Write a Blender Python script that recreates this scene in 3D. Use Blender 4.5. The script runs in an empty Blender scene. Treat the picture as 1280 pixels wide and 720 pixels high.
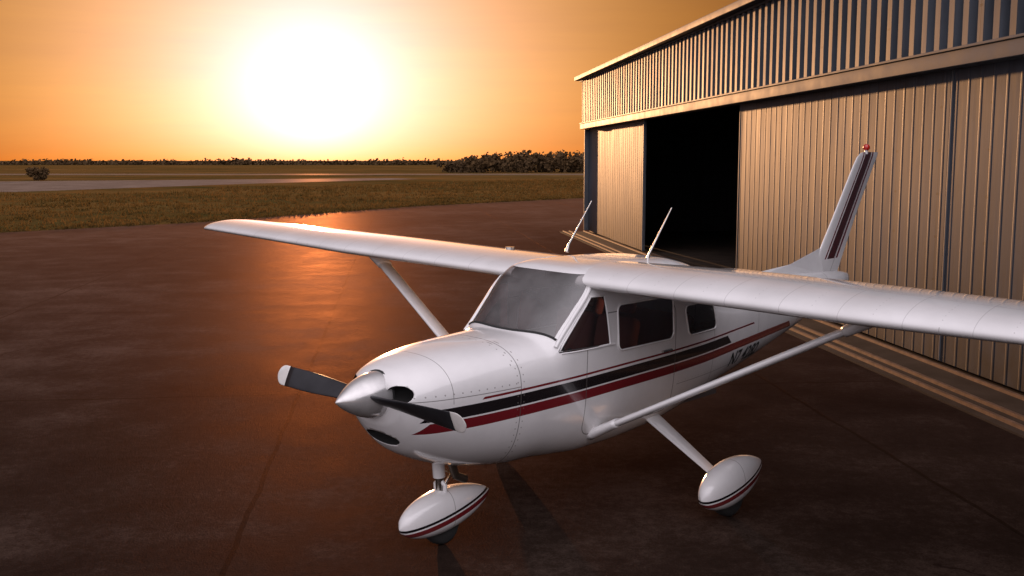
import bpy, bmesh, math, random
import numpy as np
from mathutils import Vector, Matrix
random.seed(4); rng=np.random.default_rng(4)
sc=bpy.context.scene
rad=math.radians
# ------------------------------------------------------------------ helpers
class E:
    def __init__(s,nt,v): s.nt=nt; s.v=v
    def op(s,o,*a,clamp=False):
        n=s.nt.nodes.new('ShaderNodeMath'); n.operation=o; n.use_clamp=clamp
        for i,x in enumerate((s,)+a):
            if isinstance(x,E): x=x.v
            if isinstance(x,(int,float)): n.inputs[i].default_value=float(x)
            else: s.nt.links.new(x,n.inputs[i])
        return E(s.nt,n.outputs[0])
    def __add__(s,o): return s.op('ADD',o)
    __radd__=__add__
    def __mul__(s,o): return s.op('MULTIPLY',o)
    __rmul__=__mul__
    def __sub__(s,o): return s.op('SUBTRACT',o)
    def __rsub__(s,o): return (s*-1)+o
    def __truediv__(s,o): return s.op('DIVIDE',o)
    def gt(s,o): return s.op('GREATER_THAN',o)
    def lt(s,o): return s.op('LESS_THAN',o)
    def abs(s): return s.op('ABSOLUTE')
    def max(s,o): return s.op('MAXIMUM',o)
    def min(s,o): return s.op('MINIMUM',o)
    def clamp(s): return s.op('ADD',0.0,clamp=True)
    def btw(s,a,b): return s.gt(a)*s.lt(b)
def nmat(name):
    m=bpy.data.materials.new(name); m.use_nodes=True; nt=m.node_tree
    b=nt.nodes['Principled BSDF']; return m,nt,b
def coords(nt,kind='Object'):
    t=nt.nodes.new('ShaderNodeTexCoord'); s=nt.nodes.new('ShaderNodeSeparateXYZ')
    nt.links.new(t.outputs[kind],s.inputs[0])
    return t.outputs[kind],E(nt,s.outputs[0]),E(nt,s.outputs[1]),E(nt,s.outputs[2])
def noise(nt,vec,scale,detail=4,rough=.55,sx=(1,1,1)):
    mp=nt.nodes.new('ShaderNodeMapping'); mp.inputs['Scale'].default_value=sx
    nt.links.new(vec,mp.inputs[0])
    n=nt.nodes.new('ShaderNodeTexNoise'); n.inputs['Scale'].default_value=scale
    n.inputs['Detail'].default_value=detail; n.inputs['Roughness'].default_value=rough
    nt.links.new(mp.outputs[0],n.inputs['Vector']); return E(nt,n.outputs[0])
def mixc(nt,f,a,b):
    n=nt.nodes.new('ShaderNodeMix'); n.data_type='RGBA'
    if isinstance(f,E): f=f.v
    for k,x in ((0,f),(6,a),(7,b)):
        if isinstance(x,(int,float)): n.inputs[k].default_value=x
        elif isinstance(x,tuple): n.inputs[k].default_value=(*x,1) if len(x)==3 else x
        else: nt.links.new(x,n.inputs[k])
    return n.outputs[2]
def ramp(nt,f,stops):
    r=nt.nodes.new('ShaderNodeValToRGB'); nt.links.new(f.v,r.inputs[0])
    e=r.color_ramp.elements
    while len(e)<len(stops): e.new(.5)
    for el,(p,c) in zip(e,stops): el.position=p; el.color=(*c,1)
    return r.outputs[0]
def bump(nt,h,b,strength=.3,dist=.01):
    n=nt.nodes.new('ShaderNodeBump'); n.inputs['Strength'].default_value=strength; n.inputs['Distance'].default_value=dist
    nt.links.new(h.v,n.inputs['Height']); nt.links.new(n.outputs[0],b.inputs['Normal']); return n.outputs[0]
def rough_ground(nt,b,col,nrm,gloss,grough,tint=(1,1,1),sheen=None):
    df=nt.nodes.new('ShaderNodeBsdfDiffuse'); df.inputs['Roughness'].default_value=.8; nt.links.new(col,df.inputs[0]); nt.links.new(nrm,df.inputs['Normal'])
    base=df.outputs[0]
    if sheen:
        sh=nt.nodes.new('ShaderNodeBsdfSheen'); sh.inputs['Color'].default_value=(*sheen[0],1); sh.inputs['Roughness'].default_value=.6
        m0=nt.nodes.new('ShaderNodeMixShader')
        nt.links.new(sheen[1].v,m0.inputs[0])
        nt.links.new(base,m0.inputs[1]); nt.links.new(sh.outputs[0],m0.inputs[2]); base=m0.outputs[0]
    if gloss<=0:
        nt.links.new(base,nt.nodes['Material Output'].inputs[0]); return
    gl=nt.nodes.new('ShaderNodeBsdfGlossy'); gl.inputs[0].default_value=(*tint,1)
    if isinstance(grough,E): nt.links.new(grough.v,gl.inputs['Roughness'])
    else: gl.inputs['Roughness'].default_value=grough
    nt.links.new(nrm,gl.inputs['Normal'])
    lw=nt.nodes.new('ShaderNodeLayerWeight'); lw.inputs[0].default_value=.5
    f=E(nt,lw.outputs['Facing']); f=f.op('POWER',9.0)*gloss+.002
    mx=nt.nodes.new('ShaderNodeMixShader'); nt.links.new(f.v,mx.inputs[0]); nt.links.new(base,mx.inputs[1]); nt.links.new(gl.outputs[0],mx.inputs[2])
    nt.links.new(mx.outputs[0],nt.nodes['Material Output'].inputs[0])
def simple(name,col,rough=.5,metal=0,var=.12,scale=8,coat=0,spec=.5):
    m,nt,b=nmat(name); v,x,y,z=coords(nt)
    n=noise(nt,v,scale)
    lo=tuple(c*(1-var) for c in col); hi=tuple(min(1,c*(1+var)) for c in col)
    nt.links.new(ramp(nt,n,[(.3,lo),(.7,hi)]),b.inputs['Base Color'])
    nt.links.new((n*.2+(rough-.1)).v,b.inputs['Roughness'])
    b.inputs['Metallic'].default_value=metal; b.inputs['Coat Weight'].default_value=coat; b.inputs['Specular IOR Level'].default_value=spec
    return m
def mesh_obj(name,verts,faces,mat=None,parent=None,smooth=False,fix=True):
    me=bpy.data.meshes.new(name); me.from_pydata([tuple(map(float,v)) for v in verts],[],faces)
    if fix:
        bm=bmesh.new(); bm.from_mesh(me); bmesh.ops.recalc_face_normals(bm,faces=bm.faces); bm.to_mesh(me); bm.free()
    if smooth: me.polygons.foreach_set('use_smooth',[True]*len(me.polygons))
    if mat: me.materials.append(mat)
    o=bpy.data.objects.new(name,me); sc.collection.objects.link(o)
    if parent: o.parent=parent
    return o
def empty(name,loc=(0,0,0),parent=None):
    o=bpy.data.objects.new(name,None); o.location=loc; sc.collection.objects.link(o)
    if parent: o.parent=parent
    return o
def box(name,c,s,mat,parent=None,bev=0,rotz=0,rot=None):
    hx,hy,hz=[a/2 for a in s]
    v=[(x,y,z) for x in(-hx,hx) for y in(-hy,hy) for z in(-hz,hz)]
    f=[(0,1,3,2),(4,6,7,5),(0,4,5,1),(2,3,7,6),(0,2,6,4),(1,5,7,3)]
    o=mesh_obj(name,v,f,mat,parent); o.location=c; o.rotation_euler=rot or (0,0,rotz)
    if bev:
        md=o.modifiers.new('b','BEVEL'); md.width=bev; md.segments=3
        o.data.polygons.foreach_set('use_smooth',[True]*len(o.data.polygons))
    return o
def tube(name,pts,r,mat,parent=None,cyc=False,res=4):
    cu=bpy.data.curves.new(name,'CURVE'); cu.dimensions='3D'; cu.bevel_depth=1; cu.bevel_resolution=res; cu.use_fill_caps=True
    sp=cu.splines.new('POLY'); sp.points.add(len(pts)-1)
    for i,p in enumerate(pts):
        sp.points[i].co=(*p,1); sp.points[i].radius=r[i] if isinstance(r,(list,tuple)) else r
    sp.use_cyclic_u=cyc; sp.use_smooth=True
    o=bpy.data.objects.new(name,cu); cu.materials.append(mat); sc.collection.objects.link(o)
    if parent: o.parent=parent
    return o
def loft(rings,cap=True,closed=True):
    n=len(rings[0]); V=[p for r in rings for p in r]; F=[]
    for i in range(len(rings)-1):
        for j in range(n if closed else n-1):
            k=(j+1)%n; F.append((i*n+j,i*n+k,(i+1)*n+k,(i+1)*n+j))
    if cap: F.append(tuple(range(n))); F.append(tuple((len(rings)-1)*n+j for j in range(n)))
    return V,F
def strut(name,p0,p1,chord0,chord1,th,mat,parent,fwd=(1,0,0)):
    p0=Vector(p0);p1=Vector(p1); d=(p1-p0).normalized(); f=Vector(fwd); f=(f-d*f.dot(d)).normalized(); u=d.cross(f)
    rings=[]
    for t in np.linspace(0,1,9):
        t=float(t); c=chord0+(chord1-chord0)*t; p=p0.lerp(p1,t)
        rings.append([tuple(p+f*(math.cos(a)*c/2)+u*(math.sin(a)*th/2*(c/chord0)*(1-.25*math.cos(a)))) for a in np.linspace(0,2*math.pi,20,endpoint=False)])
    V,F=loft(rings); return mesh_obj(name,V,F,mat,parent,True)
def pchip(xs,ys):
    xs=np.array(xs,float);ys=np.array(ys,float); h=np.diff(xs); d=np.diff(ys)/h; m=np.zeros(len(xs))
    for i in range(1,len(xs)-1):
        if d[i-1]*d[i]>0: m[i]=2*d[i-1]*d[i]/(d[i-1]+d[i])
    m[0]=d[0];m[-1]=d[-1]
    def f(x):
        i=min(max(np.searchsorted(xs,x)-1,0),len(h)-1); t=(x-xs[i])/h[i]; t=min(max(t,0),1)
        return float((2*t**3-3*t*t+1)*ys[i]+(t**3-2*t*t+t)*h[i]*m[i]+(-2*t**3+3*t*t)*ys[i+1]+(t**3-t*t)*h[i]*m[i+1])
    return f
# ------------------------------------------------------------------ camera
cam=bpy.data.cameras.new('camera'); co=bpy.data.objects.new('camera',cam); sc.collection.objects.link(co)
co.location=(0,0,2.87); co.rotation_euler=(rad(90-6.91),0,0); cam.lens=37.1; cam.sensor_width=36; cam.clip_end=6000
sc.camera=co
sc.view_settings.view_transform='Standard'; sc.view_settings.look='None'; sc.view_settings.exposure=0
# ------------------------------------------------------------------ sun and sky
SEL,SAZ=2.9,-10.5
S=Vector((math.sin(rad(SAZ))*math.cos(rad(SEL)),math.cos(rad(SAZ))*math.cos(rad(SEL)),math.sin(rad(SEL))))
sl=bpy.data.lights.new('sun','SUN'); sl.energy=4.6; sl.angle=rad(.6); sl.color=(1,.50,.22)
so=bpy.data.objects.new('sun',sl); so.rotation_euler=(-S).to_track_quat('-Z','Y').to_euler(); sc.collection.objects.link(so); so.location=(-20,80,20)
w=bpy.data.worlds.new('World'); sc.world=w; w.use_nodes=True; nt=w.node_tree; nt.nodes.clear()
out=nt.nodes.new('ShaderNodeOutputWorld'); bg=nt.nodes.new('ShaderNodeBackground'); nt.links.new(bg.outputs[0],out.inputs[0])
sky=nt.nodes.new('ShaderNodeTexSky'); sky.sky_type='NISHITA'; sky.sun_disc=False; sky.sun_elevation=rad(SEL); sky.sun_rotation=rad(SAZ); sky.dust_density=4; sky.air_density=1.5
tc,X,Y,Z=coords(nt,'Generated')
c=(X*S.x+Y*S.y+Z*S.z).min(.99999)
th=c.op('ARCCOSINE')*57.2958
streak=noise(nt,tc,2.0,5,.6,(1,1,10)); wisp=noise(nt,tc,5.0,6,.65,(1,1,16))
hz=(Z.abs()*-30).op('EXPONENT')
el=(Z.abs()*-2.4).op('EXPONENT')
var=streak*.30+wisp*.16+.77
R=(th/-10.5).op('EXPONENT')*3.3*var*el+(th/-40).op('EXPONENT')*.07
G=(th/-8.4).op('EXPONENT')*2.2*var*el*(1-hz*.40)+(th/-40).op('EXPONENT')*.022
B=(th/-4.6).op('EXPONENT')*2.4*(1-hz*.72)+.010
cmb=nt.nodes.new('ShaderNodeCombineXYZ')
for i,e in enumerate((R,G,B)): nt.links.new(e.v,cmb.inputs[i])
back=((c*-.62+.46).clamp())*(Z*1.35+.46).max(.25)
def vscale(col,e):
    n=nt.nodes.new('ShaderNodeVectorMath'); n.operation='SCALE'
    if isinstance(col,tuple): n.inputs[0].default_value=col
    else: nt.links.new(col,n.inputs[0])
    if isinstance(e,E): nt.links.new(e.v,n.inputs[3])
    else: n.inputs[3].default_value=e
    return n.outputs[0]
def vadd(a,b):
    n=nt.nodes.new('ShaderNodeVectorMath'); n.operation='ADD'; nt.links.new(a,n.inputs[0]); nt.links.new(b,n.inputs[1]); return n.outputs[0]
tot=vscale(sky.outputs[0],.008)
tot=vadd(tot,cmb.outputs[0])
tot=vadd(tot,vscale((.61,.565,.61),back*2.45))
nt.links.new(tot,bg.inputs[0]); bg.inputs[1].default_value=1.0
# ------------------------------------------------------------------ ground
m,nt,b=nmat('grass_field'); v,x,y,z=coords(nt)
n1=noise(nt,v,.025,5,.6,(1,1.6,1)); n2=noise(nt,v,1.5,6,.7); n3=noise(nt,v,.22,6,.7,(1,1,1))
c1=ramp(nt,n1,[(.35,(.038,.034,.010)),(.5,(.085,.055,.017)),(.65,(.16,.085,.026))])
colg=mixc(nt,(n2*.8+n3*1.2-.7).clamp(),c1,(.014,.013,.005))
nr=bump(nt,n2*.6+n3,b,1,.15)
rough_ground(nt,b,colg,nr,0,.5,(1,.7,.35),((.36,.15,.04),((n3*3.0-1.15).clamp()*(n2*2-.5).clamp()*.75)))
mesh_obj('grass_field_ground',[(-2500,-300,0),(2500,-300,0),(2500,4500,0),(-2500,4500,0)],[(0,1,2,3)],m)
m,nt,b=nmat('asphalt'); v,x,y,z=coords(nt)
big=noise(nt,v,.16,5,.6); med=noise(nt,v,1.1,6,.65); sm=noise(nt,v,11,5,.7); fine=noise(nt,v,60,3,.7)
u=x*.994+y*.107; t=y*.994-x*.107
wob=noise(nt,v,.8,3,.5)*.10
def joint(e,per,wd):
    return ((((e+wob)/per).op('FRACT')-.5).abs()).gt(.5-wd/per)
jm=joint(u+1.2,6.0,.022).max(joint(t+2.0,7.5,.022))
vor=nt.nodes.new('ShaderNodeTexVoronoi'); vor.feature='DISTANCE_TO_EDGE'; vor.inputs['Scale'].default_value=.22
mp=nt.nodes.new('ShaderNodeVectorMath'); mp.operation='ADD'; nt.links.new(v,mp.inputs[0])
nn=nt.nodes.new('ShaderNodeTexNoise'); nn.inputs['Scale'].default_value=.9; nn.inputs['Detail'].default_value=6; nt.links.new(v,nn.inputs['Vector']); nt.links.new(nn.outputs['Color'],mp.inputs[1]); nt.links.new(mp.outputs[0],vor.inputs['Vector'])
crack=E(nt,vor.outputs[0]).lt(.0028)*big.gt(.56)
tone=(big*.36+med*.26+sm*.20+fine*.18)
col=ramp(nt,tone,[(.38,(.007,.0045,.0038)),(.5,(.018,.012,.0095)),(.62,(.052,.036,.029))])
col=mixc(nt,jm*.7,col,(.005,.004,.003)); col=mixc(nt,crack*.6,col,(.006,.004,.004))
oil=((noise(nt,v,.5,3,.5)-.58)*8).clamp()*.6
col=mixc(nt,oil,col,(.006,.004,.0035))
nr=bump(nt,fine*.7+sm*.5+med*.1-jm*.8-crack*.8,b,.8,.012)
rough_ground(nt,b,col,nr,.22,med*.24+.38+big*.1,(1,.52,.30))
pts=[(-60,-40),(40,-40),(40,84),(5,80),(-6,66),(-14.5,49),(-22,40),(-60,20)]
mesh_obj('apron_asphalt',[(a,c_,.004) for a,c_ in pts],[tuple(range(len(pts)))],m)
def strip(name,co_,col):
    m,nt,b=nmat(name+'_surface'); v,x,y,z=coords(nt); n=noise(nt,v,.25,6,.65)
    cc=ramp(nt,n,[(.3,tuple(q*.6 for q in col)),(.7,tuple(q*1.4 for q in col))]); nr=bump(nt,n,b,.1,.01)
    rough_ground(nt,b,cc,nr,.06,.6,(1,.6,.35)); mesh_obj(name,co_,[tuple(range(len(co_)))],m)
strip('taxiway_asphalt',[(-160,70,.006),(-45,96,.006),(-32,130,.006),(-14,162,.006),(-20,170,.006),(-73,142,.006),(-200,130,.006)],(.115,.085,.068))
strip('runway_asphalt',[(-400,205,.006),(300,205,.006),(300,225,.006),(-400,225,.006)],(.12,.08,.055))
# ------------------------------------------------------------------ vegetation
m,nt,b=nmat('dark_foliage'); v,x,y,z=coords(nt)
nt.links.new(ramp(nt,noise(nt,v,.4,4),[(.3,(.05,.03,.015)),(.7,(.12,.07,.03))]),b.inputs['Base Color']); b.inputs['Roughness'].default_value=.8
b.inputs['Specular IOR Level'].default_value=.1
FOL=m
# dry grass tufts, backlit (translucent blades) : one mesh
m,nt,b=nmat('dry_grass_blades'); v,x,y,z=coords(nt)
cg=ramp(nt,noise(nt,v,.15,4),[(.3,(.06,.045,.014)),(.7,(.15,.085,.028))])
d1=nt.nodes.new('ShaderNodeBsdfDiffuse'); t1=nt.nodes.new('ShaderNodeBsdfTranslucent'); mm1=nt.nodes.new('ShaderNodeMixShader'); mm1.inputs[0].default_value=.45
nt.links.new(cg,d1.inputs[0]); nt.links.new(cg,t1.inputs[0]); nt.links.new(d1.outputs[0],mm1.inputs[1]); nt.links.new(t1.outputs[0],mm1.inputs[2]); nt.links.new(mm1.outputs[0],nt.nodes['Material Output'].inputs[0])
def edge_y(xx):
    P=[(-60,20),(-22,40),(-14.5,49),(-6,66),(5,80),(40,84)]
    for (a,b_),(c_,d) in zip(P,P[1:]):
        if a<=xx<=c_: return b_+(d-b_)*(xx-a)/(c_-a)
    return 84 if xx>40 else 20
V=[];F=[]
for i in range(15000):
    xx=random.uniform(-75,26); e0=edge_y(max(-60,xx))
    yy=e0+.1+(random.random()**1.8)*75
    if -160<xx<-30 and yy>96+(xx+45)*.2-6 and yy<150: continue
    k=int(random.uniform(3,6)); hh=random.uniform(.05,.22)*(1+.01*(yy-e0))
    for j in range(k):
        px=xx+random.gauss(0,.16); py=yy+random.gauss(0,.16); a=random.uniform(0,math.pi); wd=random.uniform(.03,.07); lx=random.gauss(0,.06); ly=random.gauss(0,.06); n=len(V)
        V+=[(px-wd*math.cos(a),py-wd*math.sin(a),0),(px+wd*math.cos(a),py+wd*math.sin(a),0),(px+lx,py+ly,hh*random.uniform(.7,1.2))]; F.append((n,n+1,n+2))
mesh_obj('dry_grass_tufts',V,F,m,fix=False)
def leafmass(name,trees,leaf,per,mat,nl=10):
    V=[];F=[]
    for (cx,cy,h,wd) in trees:
        k=len(V); r=.02*h+.04
        for zz,rr in ((0,r),(h*.75,r*.3)):
            for a in range(5): V.append((cx+rr*math.cos(a*1.2566),cy+rr*math.sin(a*1.2566),zz))
        for a in range(5): F.append((k+a,k+(a+1)%5,k+5+(a+1)%5,k+5+a))
        lobes=[(random.gauss(0,wd*.32),random.gauss(0,wd*.32),h*random.uniform(.12,.85),wd*random.uniform(.2,.36)) for _ in range(nl)]
        for i in range(per):
            lx,ly,lz,lr=random.choice(lobes)
            d=Vector((random.gauss(0,1),random.gauss(0,1),random.gauss(0,1))).normalized()*lr*random.uniform(.3,1.05)
            p=Vector((cx+lx,cy+ly,max(.15,lz+d.z*.8)))+Vector((d.x,d.y,0))
            q=Vector((random.gauss(0,1),random.gauss(0,1),random.gauss(0,1))).normalized(); e=q.orthogonal().normalized(); f=q.cross(e); s=leaf*random.uniform(.5,1.3); k=len(V)
            V+= [tuple(p+e*s),tuple(p+f*s*.8),tuple(p-e*s),tuple(p-f*s*.8)]; F.append((k,k+1,k+2,k+3))
    return mesh_obj(name,V,F,mat,fix=False)
tr=[]
for i in range(78):
    xx=-14+i*1.1+random.uniform(-.8,.8); tr.append((xx,250+random.uniform(-8,12),random.uniform(3.3,5.2)*(0.7 if i<5 else 1),random.uniform(3.5,6)))
leafmass('distant_tree_row',tr,.42,230,FOL)
tr=[]
for i in range(230):
    xx=-420+i*2.3+random.uniform(-2,2); tr.append((xx,640+random.uniform(-15,30),random.uniform(1.0,2.6)*(.85+.25*math.sin(i*.13)),random.uniform(6,10)))
leafmass('distant_tree_line',tr,.9,90,FOL)
leafmass('round_bush',[(-67,150,1.8,2.0)],.14,2200,FOL,14)
# ------------------------------------------------------------------ hangar
HC=(3.0,42.4)
hang=empty('corrugated_metal_hangar',(HC[0],HC[1],0)); hang.rotation_euler=(0,0,rad(-90)+rad(6.14))
def metal_mat(name,base,per,rough,spec_metal=.6):
    m,nt,b=nmat(name); v,x,y,z=coords(nt)
    st=noise(nt,v,3.0,5,.6,(1.6,1.6,.12)); bl=noise(nt,v,.5,4,.6)
    dirt=((z*-1+1.9)*.55).clamp()*noise(nt,v,2.5,4)*1.4
    col=ramp(nt,st*.6+bl*.4,[(.3,tuple(c*.5 for c in base)),(.5,base),(.7,tuple(c*1.5 for c in base))])
    col=mixc(nt,dirt,col,(.025,.02,.017))
    seam=((x/1.26).op('FRACT')-.5).abs().gt(.492)
    col=mixc(nt,seam*.5,col,(.03,.025,.02))
    fst=((x/1.26).op('FRACT')-.5).abs().gt(.47)*((z/.6).op('FRACT')-.5).abs().gt(.47)
    col=mixc(nt,fst*.6,col,(.02,.018,.015))
    nt.links.new(col,b.inputs['Base Color']); b.inputs['Metallic'].default_value=spec_metal
    nt.links.new((st*.25+rough-.1).v,b.inputs['Roughness']); b.inputs['Specular IOR Level'].default_value=.14
    bump(nt,bl+st*.3,b,.12,.03)
    return m
MDOOR=metal_mat('weathered_door_sheet',(.052,.066,.088),.2,.55,.12)
MBAND=metal_mat('ribbed_cladding',(.075,.085,.103),.4,.52,.15)
MTRIM=simple('trim_steel',(.10,.108,.122),.65,.1,.2,3,0,.2)
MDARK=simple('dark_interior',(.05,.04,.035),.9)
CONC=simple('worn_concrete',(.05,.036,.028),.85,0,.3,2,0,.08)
RAIL=simple('rail_steel',(.20,.12,.08),.55,.4,.3)
L=58.0
def ribbed(name,x0,x1,z0,z1,y0,per,depth,topw,mat,parent,e=.02):
    V=[];F=[];xs=[];x=x0
    while x<x1-1e-6:
        for a,dy in ((0,0),(per*(1-topw)*.5-e,0),(per*(1-topw)*.5+e*.5,-depth),(per*(1+topw)*.5-e*.5,-depth),(per*(1+topw)*.5+e,0)):
            if x+a<=x1: xs.append((x+a,dy))
        x+=per
    xs.append((x1,0))
    for a,dy in xs: V+=[(a,y0+dy,z0),(a,y0+dy,z1)]
    for i in range(len(xs)-1): F.append((2*i,2*i+2,2*i+3,2*i+1))
    o=mesh_obj(name,V,F,mat,parent,fix=False)
    sd=o.modifiers.new('s','SOLIDIFY'); sd.thickness=.01; sd.offset=0
    return o
ribbed('upper_cladding',0,L,4.30,6.02,-.10,.36,.11,.42,MBAND,hang)
DO0,DO1=9.98,18.95
ribbed('door_leaf_1',.12,5.0,.08,4.10,.04,.30,.0025,.12,MDOOR,hang,.008)
ribbed('door_leaf_2',4.9,DO0,.08,4.10,.0,.30,.0025,.12,MDOOR,hang,.008)
xx=DO1; i=3
while xx<L-1:
    ribbed('door_leaf_%d'%i,xx+.012,min(xx+8.99,L),.08,4.10,.0,.30,.0025,.12,MDOOR,hang,.008)
    box('door_edge_%d'%i,(xx+.04,-.004,2.09),(.05,.018,4.02),MTRIM,hang,.004); xx+=9.0; i+=1
box('door_edge_a',(DO0-.05,-.01,2.09),(.09,.09,4.02),MTRIM,hang,.008)
box('door_track_beam',(L/2-.1,-.10,4.19),(L+.2,.34,.20),MTRIM,hang,.01)
box('track_drip_flashing',(L/2-.1,-.20,4.315),(L+.2,.20,.035),MTRIM,hang,.005)
box('eave_gutter',(L/2-.3,-.28,6.10),(L+.8,.30,.16),MTRIM,hang,.02)
box('eave_soffit',(L/2-.3,-.14,5.99),(L+.5,.20,.05),MTRIM,hang)
box('corner_post',(.03,.0,2.08),(.14,.24,4.0),MTRIM,hang,.01)
box('corner_flashing',(-.03,-.08,5.16),(.10,.28,1.62),MTRIM,hang,.01)
for nm,xx in (('end_wall',.0),('end_wall_far',L)):
    mesh_obj(nm,[(xx,.2,0),(xx,26,0),(xx,26,6.0),(xx,13,8.6),(xx,.2,6.0)],[(0,1,2,3,4)],MDOOR,hang,fix=False).modifiers.new('s','SOLIDIFY').thickness=.06
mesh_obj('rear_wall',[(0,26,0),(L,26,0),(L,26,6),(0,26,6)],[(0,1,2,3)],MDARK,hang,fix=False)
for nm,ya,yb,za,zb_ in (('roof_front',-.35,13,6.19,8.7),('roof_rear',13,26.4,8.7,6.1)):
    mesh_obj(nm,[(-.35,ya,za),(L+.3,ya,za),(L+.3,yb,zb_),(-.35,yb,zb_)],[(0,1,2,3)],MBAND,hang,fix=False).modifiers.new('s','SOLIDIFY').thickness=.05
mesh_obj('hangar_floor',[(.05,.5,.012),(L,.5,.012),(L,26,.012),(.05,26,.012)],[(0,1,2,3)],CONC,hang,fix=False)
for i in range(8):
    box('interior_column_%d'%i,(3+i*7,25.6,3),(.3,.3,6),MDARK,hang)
PALE=simple('stored_goods',(.40,.33,.27),.7)
for i,(a,b_,c_,d,e,f) in enumerate(((12,8,.5,2.2,.9,1.0),(14.4,6,.9,.8,.8,1.8),(16.5,4.5,.45,1.8,1.0,.9),(15.4,3.5,.5,1.0,.6,1.0),(10.5,9,1.1,2.4,.6,2.2))):
    box('storage_crate_%d'%i,(a,b_,c_),(d,e,f),PALE,hang,.03)
box('threshold_slab',(L/2,-.35,.012),(L,1.5,.03),CONC,hang)
for i,yy in enumerate((-.95,-.70,-.12,.14)):
    box('floor_rail_%d'%i,(L/2,yy,.045),(L,.05,.045),RAIL,hang)
# ------------------------------------------------------------------ aircraft
plane=empty('parked_high_wing_airplane',(-1.17,6.96,.004)); plane.rotation_euler=(0,0,.836)
air=empty('airframe',(0,.03,0),plane); air.rotation_euler=(.030,0,0)
zt=pchip([.30,.33,.40,.6,1.0,1.45,1.60,1.68,1.9,2.05,2.16,2.35,2.7,3.4,3.75,4.2,4.7,5.5,6.5,7.5,7.75],[1.36,1.40,1.44,1.49,1.53,1.545,1.55,1.60,1.82,1.965,2.02,2.04,2.04,2.02,1.965,1.83,1.72,1.655,1.61,1.56,1.52])
zb=pchip([.30,.33,.40,.5,.7,1.0,1.5,2.5,3.1,4,5,6,7,7.75],[1.06,1.00,.90,.80,.70,.61,.54,.53,.56,.66,.80,.98,1.20,1.38])
hw=pchip([.30,.33,.40,.6,1.0,1.5,2.0,3.0,3.6,4.6,5.5,6.5,7.5,7.75],[.25,.29,.345,.42,.49,.53,.55,.55,.53,.42,.31,.205,.10,.05])
ex=pchip([.3,.8,1.6,1.9,2.15,3.0,3.5,4.5,7.75],[2.3,2.5,2.8,4.0,5.5,5.5,4.5,2.7,2.2])
def zm(x): return 1.20+max(0,x-4)*.065
def tpr(x,z): return .06*max(0,z-1.42)/.5*min(1,(x-1.5)/.3) if x>1.5 else 0
def surf(x,phi):
    n=ex(x); w_=hw(x); cz=zm(x); s=math.sin(phi); c_=math.cos(phi)
    yv=w_*math.copysign(abs(c_)**(2/n),c_)
    if s>0:
        k=abs(s)**(2/n); zz=cz+(zt(x)-cz)*k; yv*=1-tpr(x,zz)
    else: zz=cz-(cz-zb(x))*abs(s)**(2/2.6 if x>1 else 2/n)
    return (x,yv,zz)
def side_y(x,z,off=0):
    n=ex(x); cz=zm(x)
    if z>=cz:
        q=min(.9999,(z-cz)/(zt(x)-cz)); y=hw(x)*(1-q**n)**(1/n)*(1-tpr(x,z))
    else:
        q=min(.9999,(cz-z)/(cz-zb(x))); s=q**((2.6 if x>1 else n)/2); y=hw(x)*(max(0,1-s*s)**.5)**(2/n)
    return y+off
def top_z(x,y):
    lo,hi=zm(x),zt(x)
    for _ in range(40):
        md=(lo+hi)/2
        if side_y(x,md)>abs(y): lo=md
        else: hi=md
    return lo
def paint_nodes(nt,b,x,y,z,v,basecol=(.84,.83,.83)):
    d1=noise(nt,v,1.4,4,.6); d2=noise(nt,v,9,5,.65)
    return ramp(nt,d1*.6+d2*.4,[(.3,tuple(c*.91 for c in basecol)),(.6,basecol)]),d2
MAROON=(.18,.012,.018); BLACK=(.012,.010,.012)
m,nt,b=nmat('aircraft_paint_livery'); v,x,y,z=coords(nt)
col,d2=paint_nodes(nt,b,x,y,z,v)
zc=z-x*.018
def band(a,b_,x0,x1,rake=1.2):
    return zc.btw(a,b_)*(x+(zc-a)*-rake).gt(x0)*(x+(zc-a)*rake).lt(x1)
mm=band(.995,1.070,.40,5.95).max(band(1.185,1.202,.9,4.9))
bk=band(1.082,1.165,.42,4.35)
col=mixc(nt,mm,col,MAROON); col=mixc(nt,bk,col,BLACK)
def line(e,p,wd): return (e-p).abs().lt(wd)
def rrect(cx,cz_,hx,hz,r,sl=0):
    qx=(x-cx-(z-cz_)*sl).abs()-(hx-r); qz=(z-cz_).abs()-(hz-r)
    a=qx.max(0); c_=qz.max(0)
    return (a*a+c_*c_).op('SQRT')-r
seams=line(x,1.27,.004).max(line(x,.66,.0025)*z.gt(1.2)).max(line(z,1.24,.003)*x.lt(1.27)).max(line(x,3.95,.003)*z.lt(1.6)).max(line(x,5.0,.003)).max(line(x,6.1,.003)).max(line(x,7.0,.003))
seams=seams.max(rrect(2.62,1.20,.62,.48,.10).abs().lt(.0045)).max(line(z,.94,.002)*x.gt(3.3)*x.lt(7))
def dots(e,per,e2,p,off,r):
    a=((e/per).op('FRACT')-.5)*per; q=e2-p-off
    return (a*a+q*q).op('SQRT').lt(r)
riv=dots(z,.05,x,1.27,.03,.0055).max(dots(z,.05,x,1.27,-.03,.0055)).max(dots(x,.07,z,1.24,.03,.006)*x.lt(1.27)).max(dots(y,.07,x,1.27,-.06,.006)*z.gt(1.3)).max(dots(z,.06,x,3.95,.03,.004)).max(dots(z,.06,x,5.0,.03,.004)).max(dots(z,.06,x,6.1,.03,.004)).max(dots(x,.06,z,.94,.02,.0035)*x.gt(3.3))
col=mixc(nt,seams*.75,col,(.10,.09,.085)); col=mixc(nt,riv*.65,col,(.18,.16,.15))
grime=(((z*-1)+.80)*3).clamp()*d2*.9
col=mixc(nt,grime,col,(.20,.15,.11))
soot=noise(nt,v,3.5,5,.6,(.5,1,1.6))*((z*-1+1.0)*2.5).clamp()*.35
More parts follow.
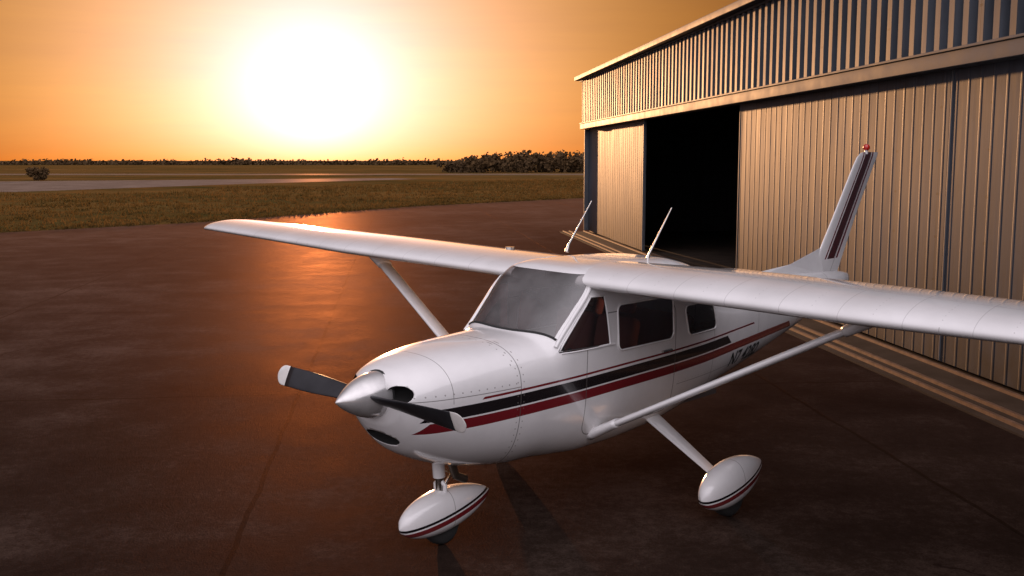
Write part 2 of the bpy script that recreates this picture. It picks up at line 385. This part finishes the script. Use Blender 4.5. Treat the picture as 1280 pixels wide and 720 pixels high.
col=mixc(nt,soot,col,(.30,.24,.19))
nt.links.new(col,b.inputs['Base Color']); nt.links.new((d2*.16+.14).v,b.inputs['Roughness'])
b.inputs['Coat Weight'].default_value=1.0; b.inputs['Coat Roughness'].default_value=.05
bump(nt,noise(nt,v,2.6,2,.5)*1.0-seams*.5-riv*.2,b,.12,.02)
pil=x-1.70-(z-1.48)*1.0
ws=(x-y*y*.45).gt(1.625)*z.gt(1.475)*z.lt(1.985)*pil.lt(-.035)*x.lt(2.3)
tri=pil.gt(.035)*z.gt(1.43)*z.lt(1.82)*(x+(z-1.43)*.12).lt(2.29)*x.gt(1.7)
w1=rrect(2.80,1.545,.40,.185,.06).lt(0)
w2=rrect(3.69,1.485,.265,.135,.06,-.25).lt(0)
rw=x.btw(3.90,4.45)*(z-zm(4.2)-(y.abs())*1.15).gt(.34)
gm=ws.max(tri).max(w1).max(w2).max(rw)
def glass_group(nt,ws,dust):
    tr=nt.nodes.new('ShaderNodeBsdfTransparent'); tv=ws*.32+.58
    cc=nt.nodes.new('ShaderNodeCombineXYZ')
    for i in range(3): nt.links.new((tv*(1,.97,.97)[i]).v,cc.inputs[i])
    nt.links.new(cc.outputs[0],tr.inputs[0])
    gl=nt.nodes.new('ShaderNodeBsdfGlossy'); gl.inputs['Roughness'].default_value=.03
    df=nt.nodes.new('ShaderNodeBsdfDiffuse'); df.inputs[0].default_value=(.6,.58,.58,1)
    fr=nt.nodes.new('ShaderNodeFresnel'); fr.inputs[0].default_value=1.75
    m1=nt.nodes.new('ShaderNodeMixShader'); nt.links.new((noise(nt,v,5,5,.6)*dust).v,m1.inputs[0]); nt.links.new(tr.outputs[0],m1.inputs[1]); nt.links.new(df.outputs[0],m1.inputs[2])
    m2=nt.nodes.new('ShaderNodeMixShader'); nt.links.new((E(nt,fr.outputs[0])*1.1+.03).clamp().v,m2.inputs[0]); nt.links.new(m1.outputs[0],m2.inputs[1]); nt.links.new(gl.outputs[0],m2.inputs[2])
    return m2.outputs[0]
g=glass_group(nt,ws,(ws*.22+.03))
mx=nt.nodes.new('ShaderNodeMixShader'); nt.links.new(gm.v,mx.inputs[0]); nt.links.new(b.outputs[0],mx.inputs[1]); nt.links.new(g,mx.inputs[2])
nt.links.new(mx.outputs[0],nt.nodes['Material Output'].inputs[0])
MPL=m
def plain_paint(name,extra=None):
    m,nt,b=nmat(name); v,x,y,z=coords(nt); col,d2=paint_nodes(nt,b,x,y,z,v)
    h=None
    if extra: col,h=extra(nt,col,x,y,z,v)
    nt.links.new(col,b.inputs['Base Color']); nt.links.new((d2*.16+.14).v,b.inputs['Roughness'])
    b.inputs['Coat Weight'].default_value=1.0; b.inputs['Coat Roughness'].default_value=.05
    hh=noise(nt,v,2.6,2,.5)
    if h is not None: hh=hh-h*.5
    bump(nt,hh,b,.12,.02)
    return m
MW=plain_paint('aircraft_white_paint')
RUB=simple('black_rubber',(.02,.02,.02),.75); PIT=simple('intake_dark',(.012,.011,.011),.9)
STEEL=simple('polished_steel',(.55,.53,.50),.25,1.0); PROP=simple('propeller_dark_metal',(.035,.035,.04),.32,.3,.2,6)
TIP=simple('propeller_tip_white',(.75,.73,.70),.4)
stat=sorted(set([float(q) for q in np.round(np.linspace(.30,.7,26),4)]+[float(q) for q in np.round(np.linspace(.7,7.75,200),4)]))
NR=132
PH=[float(q) for q in np.linspace(-math.pi/2,1.5*math.pi,NR,endpoint=False)]
rings=[[surf(st_,ph) for ph in PH] for st_ in stat]
V,F=loft(rings); fus=mesh_obj('fuselage',V,F,MPL,None,True)
fus.data.materials.append(PIT)
def cutter(cx,cy,cz_,rx,ry,rz):
    bm=bmesh.new(); bmesh.ops.create_uvsphere(bm,u_segments=28,v_segments=18,radius=1)
    me=bpy.data.meshes.new('cut')
    for v_ in bm.verts: v_.co=Vector((v_.co.x*rx+cx,v_.co.y*ry+cy,v_.co.z*rz+cz_))
    bm.to_mesh(me); bm.free(); me.materials.append(PIT); o=bpy.data.objects.new('cut',me); sc.collection.objects.link(o); return o
cuts=[cutter(.33,.235,1.285,.14,.095,.062),cutter(.33,-.235,1.285,.14,.095,.062),cutter(.38,0,.93,.12,.17,.055)]
for c_ in cuts:
    md=fus.modifiers.new('bool','BOOLEAN'); md.object=c_; md.operation='DIFFERENCE'; md.solver='EXACT'
    try: md.material_mode='TRANSFER'
    except Exception: pass
dg=bpy.context.evaluated_depsgraph_get(); dg.update(); me=bpy.data.meshes.new_from_object(fus.evaluated_get(dg)); fus.modifiers.clear(); fus.data=me
fus.parent=air
for c_ in cuts: bpy.data.objects.remove(c_)
def frame(name,pts,r,mat=MW,cyc=True):
    for sgn in (-1,1):
        tube(name,[(a,sgn*(side_y(a,c_)+.001),c_) for a,c_ in pts],r,mat,air,cyc,2)
def rr_pts(cx,cz_,hx,hz,r,sl=0,n=7):
    P_=[]
    for sx,sz,a0 in ((1,1,0),(-1,1,90),(-1,-1,180),(1,-1,270)):
        for k in range(n):
            a=rad(a0+90*k/(n-1)); dz=sz*(hz-r)+r*math.sin(a)
            P_.append((cx+sx*(hx-r)+r*math.cos(a)+dz*sl,cz_+dz))
    return P_
frame('window_frame',rr_pts(2.80,1.545,.40,.185,.06),.009)
frame('window_frame_rear',rr_pts(3.69,1.485,.265,.135,.06,-.25),.008)
frame('windshield_pillar',[(1.70+(q-1.48)*1.0,q) for q in np.linspace(1.47,1.95,14)],.018,MW,False)
frame('door_window_frame',[(2.29-(q-1.43)*.12,q) for q in np.linspace(1.43,1.82,6)]+[(1.745+(1.82-1.48)*1.0,1.82)]+[(1.745+(q-1.48)*1.0,q) for q in np.linspace(1.80,1.44,9)],.008)
frame('door_window_sill',[(q,1.425) for q in np.linspace(1.72,2.35,8)],.007,MW,False)
tube('windshield_base_strip',[(1.625+.45*q*q,q,top_z(1.625+.45*q*q,q)+.002) for q in np.linspace(-.46,.46,31)],.010,RUB,air)
def reg(sgn):
    cu=bpy.data.curves.new('reg','FONT'); cu.body='N7 4282'; cu.size=.20; cu.shear=.25; cu.extrude=0; cu.offset=.004
    o=bpy.data.objects.new('reg',cu); sc.collection.objects.link(o); dg=bpy.context.evaluated_depsgraph_get(); dg.update()
    me=bpy.data.meshes.new_from_object(o.evaluated_get(dg)); bpy.data.objects.remove(o)
    bm=bmesh.new(); bm.from_mesh(me); bmesh.ops.subdivide_edges(bm,edges=bm.edges,cuts=1)
    for v_ in bm.verts:
        t_,h_=v_.co.x,v_.co.y
        xx=(4.36+t_) if sgn<0 else (5.24-t_); zz=.92+h_*.95+.018*(xx-4.4)
        v_.co=Vector((xx,sgn*(side_y(xx,zz)+.005),zz))
    bm.to_mesh(me); bm.free(); me.materials.clear(); me.materials.append(RUB)
    q=bpy.data.objects.new('registration_letters',me); sc.collection.objects.link(q); q.parent=air
reg(-1); reg(1)
# --- wing
def wing_extra(nt,col,x,y,z,v):
    ay=y.abs()
    ribs=((ay/.42).op('FRACT')-.5).abs().gt(.494)*ay.gt(.6)
    te=x+(ay-2.6).max(0)*.10
    hinge=line(te,3.33,.007)*ay.btw(.62,5.15)
    gap=line(ay,2.62,.006)*te.gt(3.33)
    spar=line(x,2.52,.0025)
    rv=dots(y,.055,x,2.55,.0,.004).max(dots(x,.05,(ay/.42).op('FRACT')*.42,.21,.012,.0035))
    s=(ribs*.35).max(hinge).max(gap).max(spar*.5).max(rv*.5)
    panel=noise(nt,v,.9,1,.3,(.5,2.4,1))
    col=mixc(nt,(panel-.45).clamp()*.8,col,(.52,.50,.48))
    col=mixc(nt,s*.8,col,(.12,.105,.10))
    return col,s
MWING=plain_paint('wing_paint',wing_extra)
def airfoil(n=26):
    xs=(1-np.cos(np.linspace(0,math.pi,n)))/2
    yt=5*.115*(.2969*np.sqrt(xs)-.126*xs-.3516*xs**2+.2843*xs**3-.1015*xs**4)
    cam_=.02*np.where(xs<.4,(2*.4*xs-xs**2)/.16,(1-.8+.8*xs-xs**2)/.36)
    up=[(a,c_+t_) for a,c_,t_ in zip(xs,cam_,yt)]; lo=[(a,c_-t_*.9) for a,c_,t_ in zip(xs,cam_,yt)]
    return up[::-1]+lo[1:-1]
AF=airfoil()
def wsec(y):
    a=abs(y); t_=max(0,(a-2.6)/2.9)
    le=2.08+.22*t_; ch=1.62-.50*t_; th_=1
    if a>5.25:
        q=min(1,(a-5.25)/.27); k=math.sqrt(max(0,1-q*q)); le+=.22*(1-k); ch=ch-.40*(1-k); th_=max(.04,k)
    z0=1.89+.002*a-(.05*((a-5.25)/.27)**2 if a>5.25 else 0)
    return le,ch,z0,th_
yl=list(np.linspace(.34,2.6,13))+list(np.linspace(2.8,5.2,14))+[5.25+.27*math.sin(q) for q in np.linspace(.1,1.55,10)]
for sgn,nm in ((-1,'wing_left'),(1,'wing_right')):
    rings=[]
    for yv in yl:
        le,ch,z0,tk=wsec(yv); inc=.03-.02*max(0,(abs(yv)-2.6)/2.9)
        if sgn<0: inc-=.032*min(1,(yv-.34)/1.2); ch*=1.03; tk*=1.12
        rings.append([(le+a*ch,sgn*yv,z0+c_*ch*tk+.03-a*ch*inc) for a,c_ in AF])
    V,F=loft(rings); wg=mesh_obj(nm,V,F,MWING,air,True)
    md=wg.modifiers.new('e','EDGE_SPLIT'); md.split_angle=rad(50)
def lamp(name,c_,r,col):
    bm=bmesh.new(); bmesh.ops.create_uvsphere(bm,u_segments=16,v_segments=10,radius=r)
    me=bpy.data.meshes.new(name); bm.to_mesh(me); bm.free(); me.polygons.foreach_set('use_smooth',[True]*len(me.polygons))
    me.materials.append(simple(name+'_lens',col,.2,0,.1,8,1)); o=bpy.data.objects.new(name,me); o.location=c_; sc.collection.objects.link(o); o.parent=air; return o
lamp('navigation_light',(2.52,-5.47,1.91),.03,(.5,.03,.02)); lamp('navigation_light_green',(2.52,5.47,1.91),.03,(.02,.3,.08))
for sgn,nm in ((-1,'wing_strut_left'),(1,'wing_strut_right')):
    strut(nm,(2.2,sgn*.47,.70),(2.52,sgn*2.55,1.85),.15,.15,.055,MW,air)
    strut(nm+'_lower_cuff',(2.2,sgn*.46,.69),(2.235,sgn*.70,.83),.19,.16,.085,MW,air)
    strut(nm+'_upper_cuff',(2.50,sgn*2.40,1.765),(2.525,sgn*2.60,1.88),.17,.21,.08,MW,air)
# --- tail
def fin_extra(nt,col,x,y,z,v):
    u=(x-6.86-(z-1.62)*.76)
    chd=((z-1.62)*-.10+.68)
    r=u/chd
    s1=r.btw(.36,.66)*z.gt(1.72); s2=r.btw(.72,.80)*z.gt(1.72); s3=r.btw(.26,.31)*z.gt(1.72)
    col=mixc(nt,s1,col,(.07,.012,.014)); col=mixc(nt,s2.max(s3),col,MAROON)
    hl=r.btw(.675,.69)
    col=mixc(nt,hl*.8,col,(.08,.07,.07)); return col,hl
MFIN=plain_paint('fin_paint',fin_extra)
def flat_surf(name,secs,mat,axis='z',thick=.09):
    rings=[]
    for pos,le,te,k in secs:
        r=[]
        for a,c_ in AF:
            yy=(c_-.01*math.sin(a*3.14))*(te-le)*thick/.13*k
            r.append((le+a*(te-le),yy,pos) if axis=='z' else (le+a*(te-le),pos,1.43+yy))
        rings.append(r)
    V,F=loft(rings); o=mesh_obj(name,V,F,mat,air,True); o.modifiers.new('e','EDGE_SPLIT').split_angle=rad(50); return o
flat_surf('vertical_fin',[(1.45,6.72,7.46,1),(1.62,6.84,7.56,1),(2.2,7.30,7.92,1),(2.80,7.76,8.34,1),(2.90,7.85,8.42,.9),(2.95,7.94,8.44,.5),(2.965,8.02,8.44,.1)],MFIN,'z',.10)
mesh_obj('dorsal_fin',[(5.0,0,1.66),(6.3,0,1.72),(7.02,0,1.86),(7.06,-.045,1.55),(7.06,.045,1.55),(5.0,-.06,1.60),(5.0,.06,1.60)],[(0,1,2,3,5),(0,6,4,2,1),(2,4,3),(0,5,6),(3,4,6,5)],MW,air,False)
for sgn in (-1,1):
    flat_surf('horizontal_stabilizer',[(sgn*.0,6.80,7.70,1),(sgn*.3,6.83,7.70,1),(sgn*1.40,7.00,7.66,1),(sgn*1.53,7.08,7.64,.6),(sgn*1.57,7.19,7.58,.1)],MW,'y',.09)
tube('beacon_stem',[(8.10,0,2.94),(8.10,0,3.00)],.022,MW,air); lamp('tail_beacon',(8.10,0,3.02),.042,(.55,.02,.01))
lamp('tail_light',(7.78,0,1.46),.03,(.7,.6,.5))
# --- antennas
for i,(ax,ay) in enumerate(((3.37,.80),(3.22,-.22))):
    tube('whip_antenna_%d'%i,[(ax,ay,1.98),(ax+.03,ay,2.05),(ax+.36,ay,2.45)],[.022,.012,.006],STEEL,air)
tube('wing_vent',[(2.6,-.9,1.98),(2.6,-.9,2.04)],.025,MW,air); tube('fuel_cap',[(2.9,-1.1,1.98),(2.9,-1.1,2.04)],.045,STEEL,air); tube('fuel_cap_right',[(2.9,1.1,1.98),(2.9,1.1,2.03)],.045,STEEL,air)
# --- spinner, propeller
rings=[]
for q in np.linspace(0,1,22):
    r=.165*(math.sin(q*math.pi/2))**.92 if q>0 else .002
    rings.append([(-.03+.375*q**1.1,r*math.cos(a),1.25+r*math.sin(a)) for a in np.linspace(0,2*math.pi,36,endpoint=False)])
V,F=loft(rings); m,nt,b=nmat('spinner_metal'); v,x,y,z=coords(nt)
nt.links.new(ramp(nt,noise(nt,v,12,4),[(.3,(.60,.59,.59)),(.7,(.76,.75,.74))]),b.inputs['Base Color']); b.inputs['Metallic'].default_value=.6; b.inputs['Roughness'].default_value=.2
mesh_obj('spinner',V,F,m,air,True)
tube('spinner_backplate',[(.338,0,1.25),(.352,0,1.25)],.172,RUB,air,res=12)
for sgn,nm in ((-1,'propeller_blade_left'),(1,'propeller_blade_right')):
    for part,(r0,r1),mt in (('',(.08,.87),PROP),('_tip',(.87,.985),TIP)):
        rings=[]
        for r in np.linspace(r0,r1,14):
            r=float(r); q=r/.985; ch=.10+.055*math.sin(min(1,q*1.25)*math.pi*.62)
            if q>.92: ch*=math.sqrt(max(.02,1-((q-.92)/.082)**2))
            tk=.045*(1-q)+.008; pit=rad(62-44*q)
            rg=[]
            for a in np.linspace(0,2*math.pi,18,endpoint=False):
                cx=math.cos(a)*ch/2; cn=math.sin(a)*tk/2*(1.2 if math.sin(a)>0 else .7)
                dx=cx*math.sin(pit)+cn*math.cos(pit); dz=(cx*math.cos(pit)-cn*math.sin(pit))*sgn
                rg.append((.215+dx,sgn*r,1.25+dz))
            rings.append(rg)
        V,F=loft(rings); mesh_obj(nm+part,V,F,mt,air,True)
tube('exhaust_pipe',[(.95,-.12,.66),(1.0,-.12,.54),(1.10,-.12,.49)],.032,simple('exhaust_metal',(.12,.09,.07),.5,.8),air)
lamp('landing_light',(.395,0,1.01),.03,(.6,.55,.5))
tube('door_handle',[(3.02,-.562,1.27),(3.16,-.562,1.27)],.012,STEEL,air)
# --- interior
SEAT=simple('seat_fabric',(.16,.04,.032),.85); DASH=simple('instrument_panel',(.03,.028,.028),.6); FLOOR=simple('cabin_floor',(.06,.045,.04),.9)
box('cabin_floor',(2.9,0,.72),(2.5,.86,.04),FLOOR,air)
box('instrument_panel',(1.80,0,1.33),(.10,.90,.26),DASH,air,.02)
box('glareshield',(1.80,0,1.475),(.22,.84,.03),DASH,air,.012)
for s_ in (-.22,.22):
    tube('control_column',[(1.85,s_,1.30),(2.02,s_,1.30)],.015,STEEL,air)
    tube('control_yoke',[(2.02,s_-.13,1.40),(2.03,s_-.13,1.30),(2.03,s_,1.27),(2.03,s_+.13,1.30),(2.02,s_+.13,1.40)],.016,RUB,air)
    box('front_seat_cushion',(2.50,s_,1.02),(.48,.40,.14),SEAT,air,.05)
    box('front_seat_back',(2.80,s_,1.30),(.14,.40,.52),SEAT,air,.05,rot=(0,rad(12),0))
    box('headrest',(2.90,s_,1.66),(.09,.25,.16),SEAT,air,.035,rot=(0,rad(12),0))
    box('seat_pedestal',(2.5,s_,.85),(.36,.3,.24),FLOOR,air)
box('rear_seat_cushion',(3.35,0,1.0),(.45,.84,.14),SEAT,air,.05)
box('rear_seat_back',(3.68,0,1.25),(.13,.80,.48),SEAT,air,.05,rot=(0,rad(14),0))
# --- landing gear
def fair_extra(nt,col,x,y,z,v):
    zz=z-x*.10
    col=mixc(nt,zz.btw(-.045,-.005),col,MAROON); col=mixc(nt,zz.btw(.008,.028),col,BLACK)
    sm=line(x,.05,.003); col=mixc(nt,sm*.6,col,(.15,.13,.12))
    gr=noise(nt,v,8,5,.6)*((z*-1-.02)*7).clamp()
    col=mixc(nt,gr,col,(.16,.12,.09)); return col,sm
MF=plain_paint('wheel_fairing_paint',fair_extra)
def fairing(name,loc,Ln,wd,ht,pitch):
    rings=[]
    for q in np.linspace(0.0,1,34):
        t_=float(q); r=(t_**.55*(1-t_)**.75)/(.423**.55*.577**.75) if 0<t_<1 else .004
        r=max(.004,r); xx=-Ln*.42+Ln*t_
        rings.append([(xx,wd/2*r*math.copysign(abs(math.cos(a))**.8,math.cos(a)),ht/2*r*math.copysign(abs(math.sin(a))**.85,math.sin(a))*(1.0 if math.sin(a)>0 else .9)+.10*t_*ht) for a in np.linspace(0,2*math.pi,28,endpoint=False)])
    V,F=loft(rings); o=mesh_obj(name,V,F,MF,plane,True); o.location=loc; o.rotation_euler=(0,pitch,0); return o
def wheel(name,loc,r,wd):
    prof=[(0,-wd*.3),(r*.5,-wd*.42),(r*.8,-wd*.5),(r*.95,-wd*.36),(r,-wd*.12),(r,wd*.12),(r*.95,wd*.36),(r*.8,wd*.5),(r*.5,wd*.42),(0,wd*.3)]
    rings=[[ (max(p[0],.002)*math.cos(a),p[1],max(p[0],.002)*math.sin(a)) for a in np.linspace(0,2*math.pi,36,endpoint=False)] for p in prof]
    V,F=loft(rings); o=mesh_obj(name,V,F,RUB,plane,True); o.location=loc; return o
for sgn,sfx in ((-1,'left'),(1,'right')):
    strut('main_gear_leg_'+sfx,(3.08,sgn*.36,.70),(2.98,sgn*1.20,.27),.22,.12,.05,MW,plane)
    wheel('main_wheel_'+sfx,(2.95,sgn*1.27,.17),.17,.14)
    fairing('main_wheel_fairing_'+sfx,(2.93,sgn*1.28,.255),.94,.27,.38,-.08)
wheel('nose_wheel',(.95,0,.155),.155,.13)
fairing('nose_wheel_fairing',(.93,0,.235),.95,.26,.34,-.05)
tube('nose_gear_oleo',[(.95,0,.30),(.92,0,.74)],.032,STEEL,plane); tube('nose_gear_upper',[(.935,0,.52),(.91,0,.78)],.048,MW,plane)
for s_ in (-.05,.05): tube('nose_gear_fork',[(.95,s_,.36),(.945,s_,.46),(.94,0,.50)],.018,MW,plane)
tube('torque_link',[(.93,0,.60),(1.06,0,.52),(.96,0,.42)],.014,STEEL,plane)
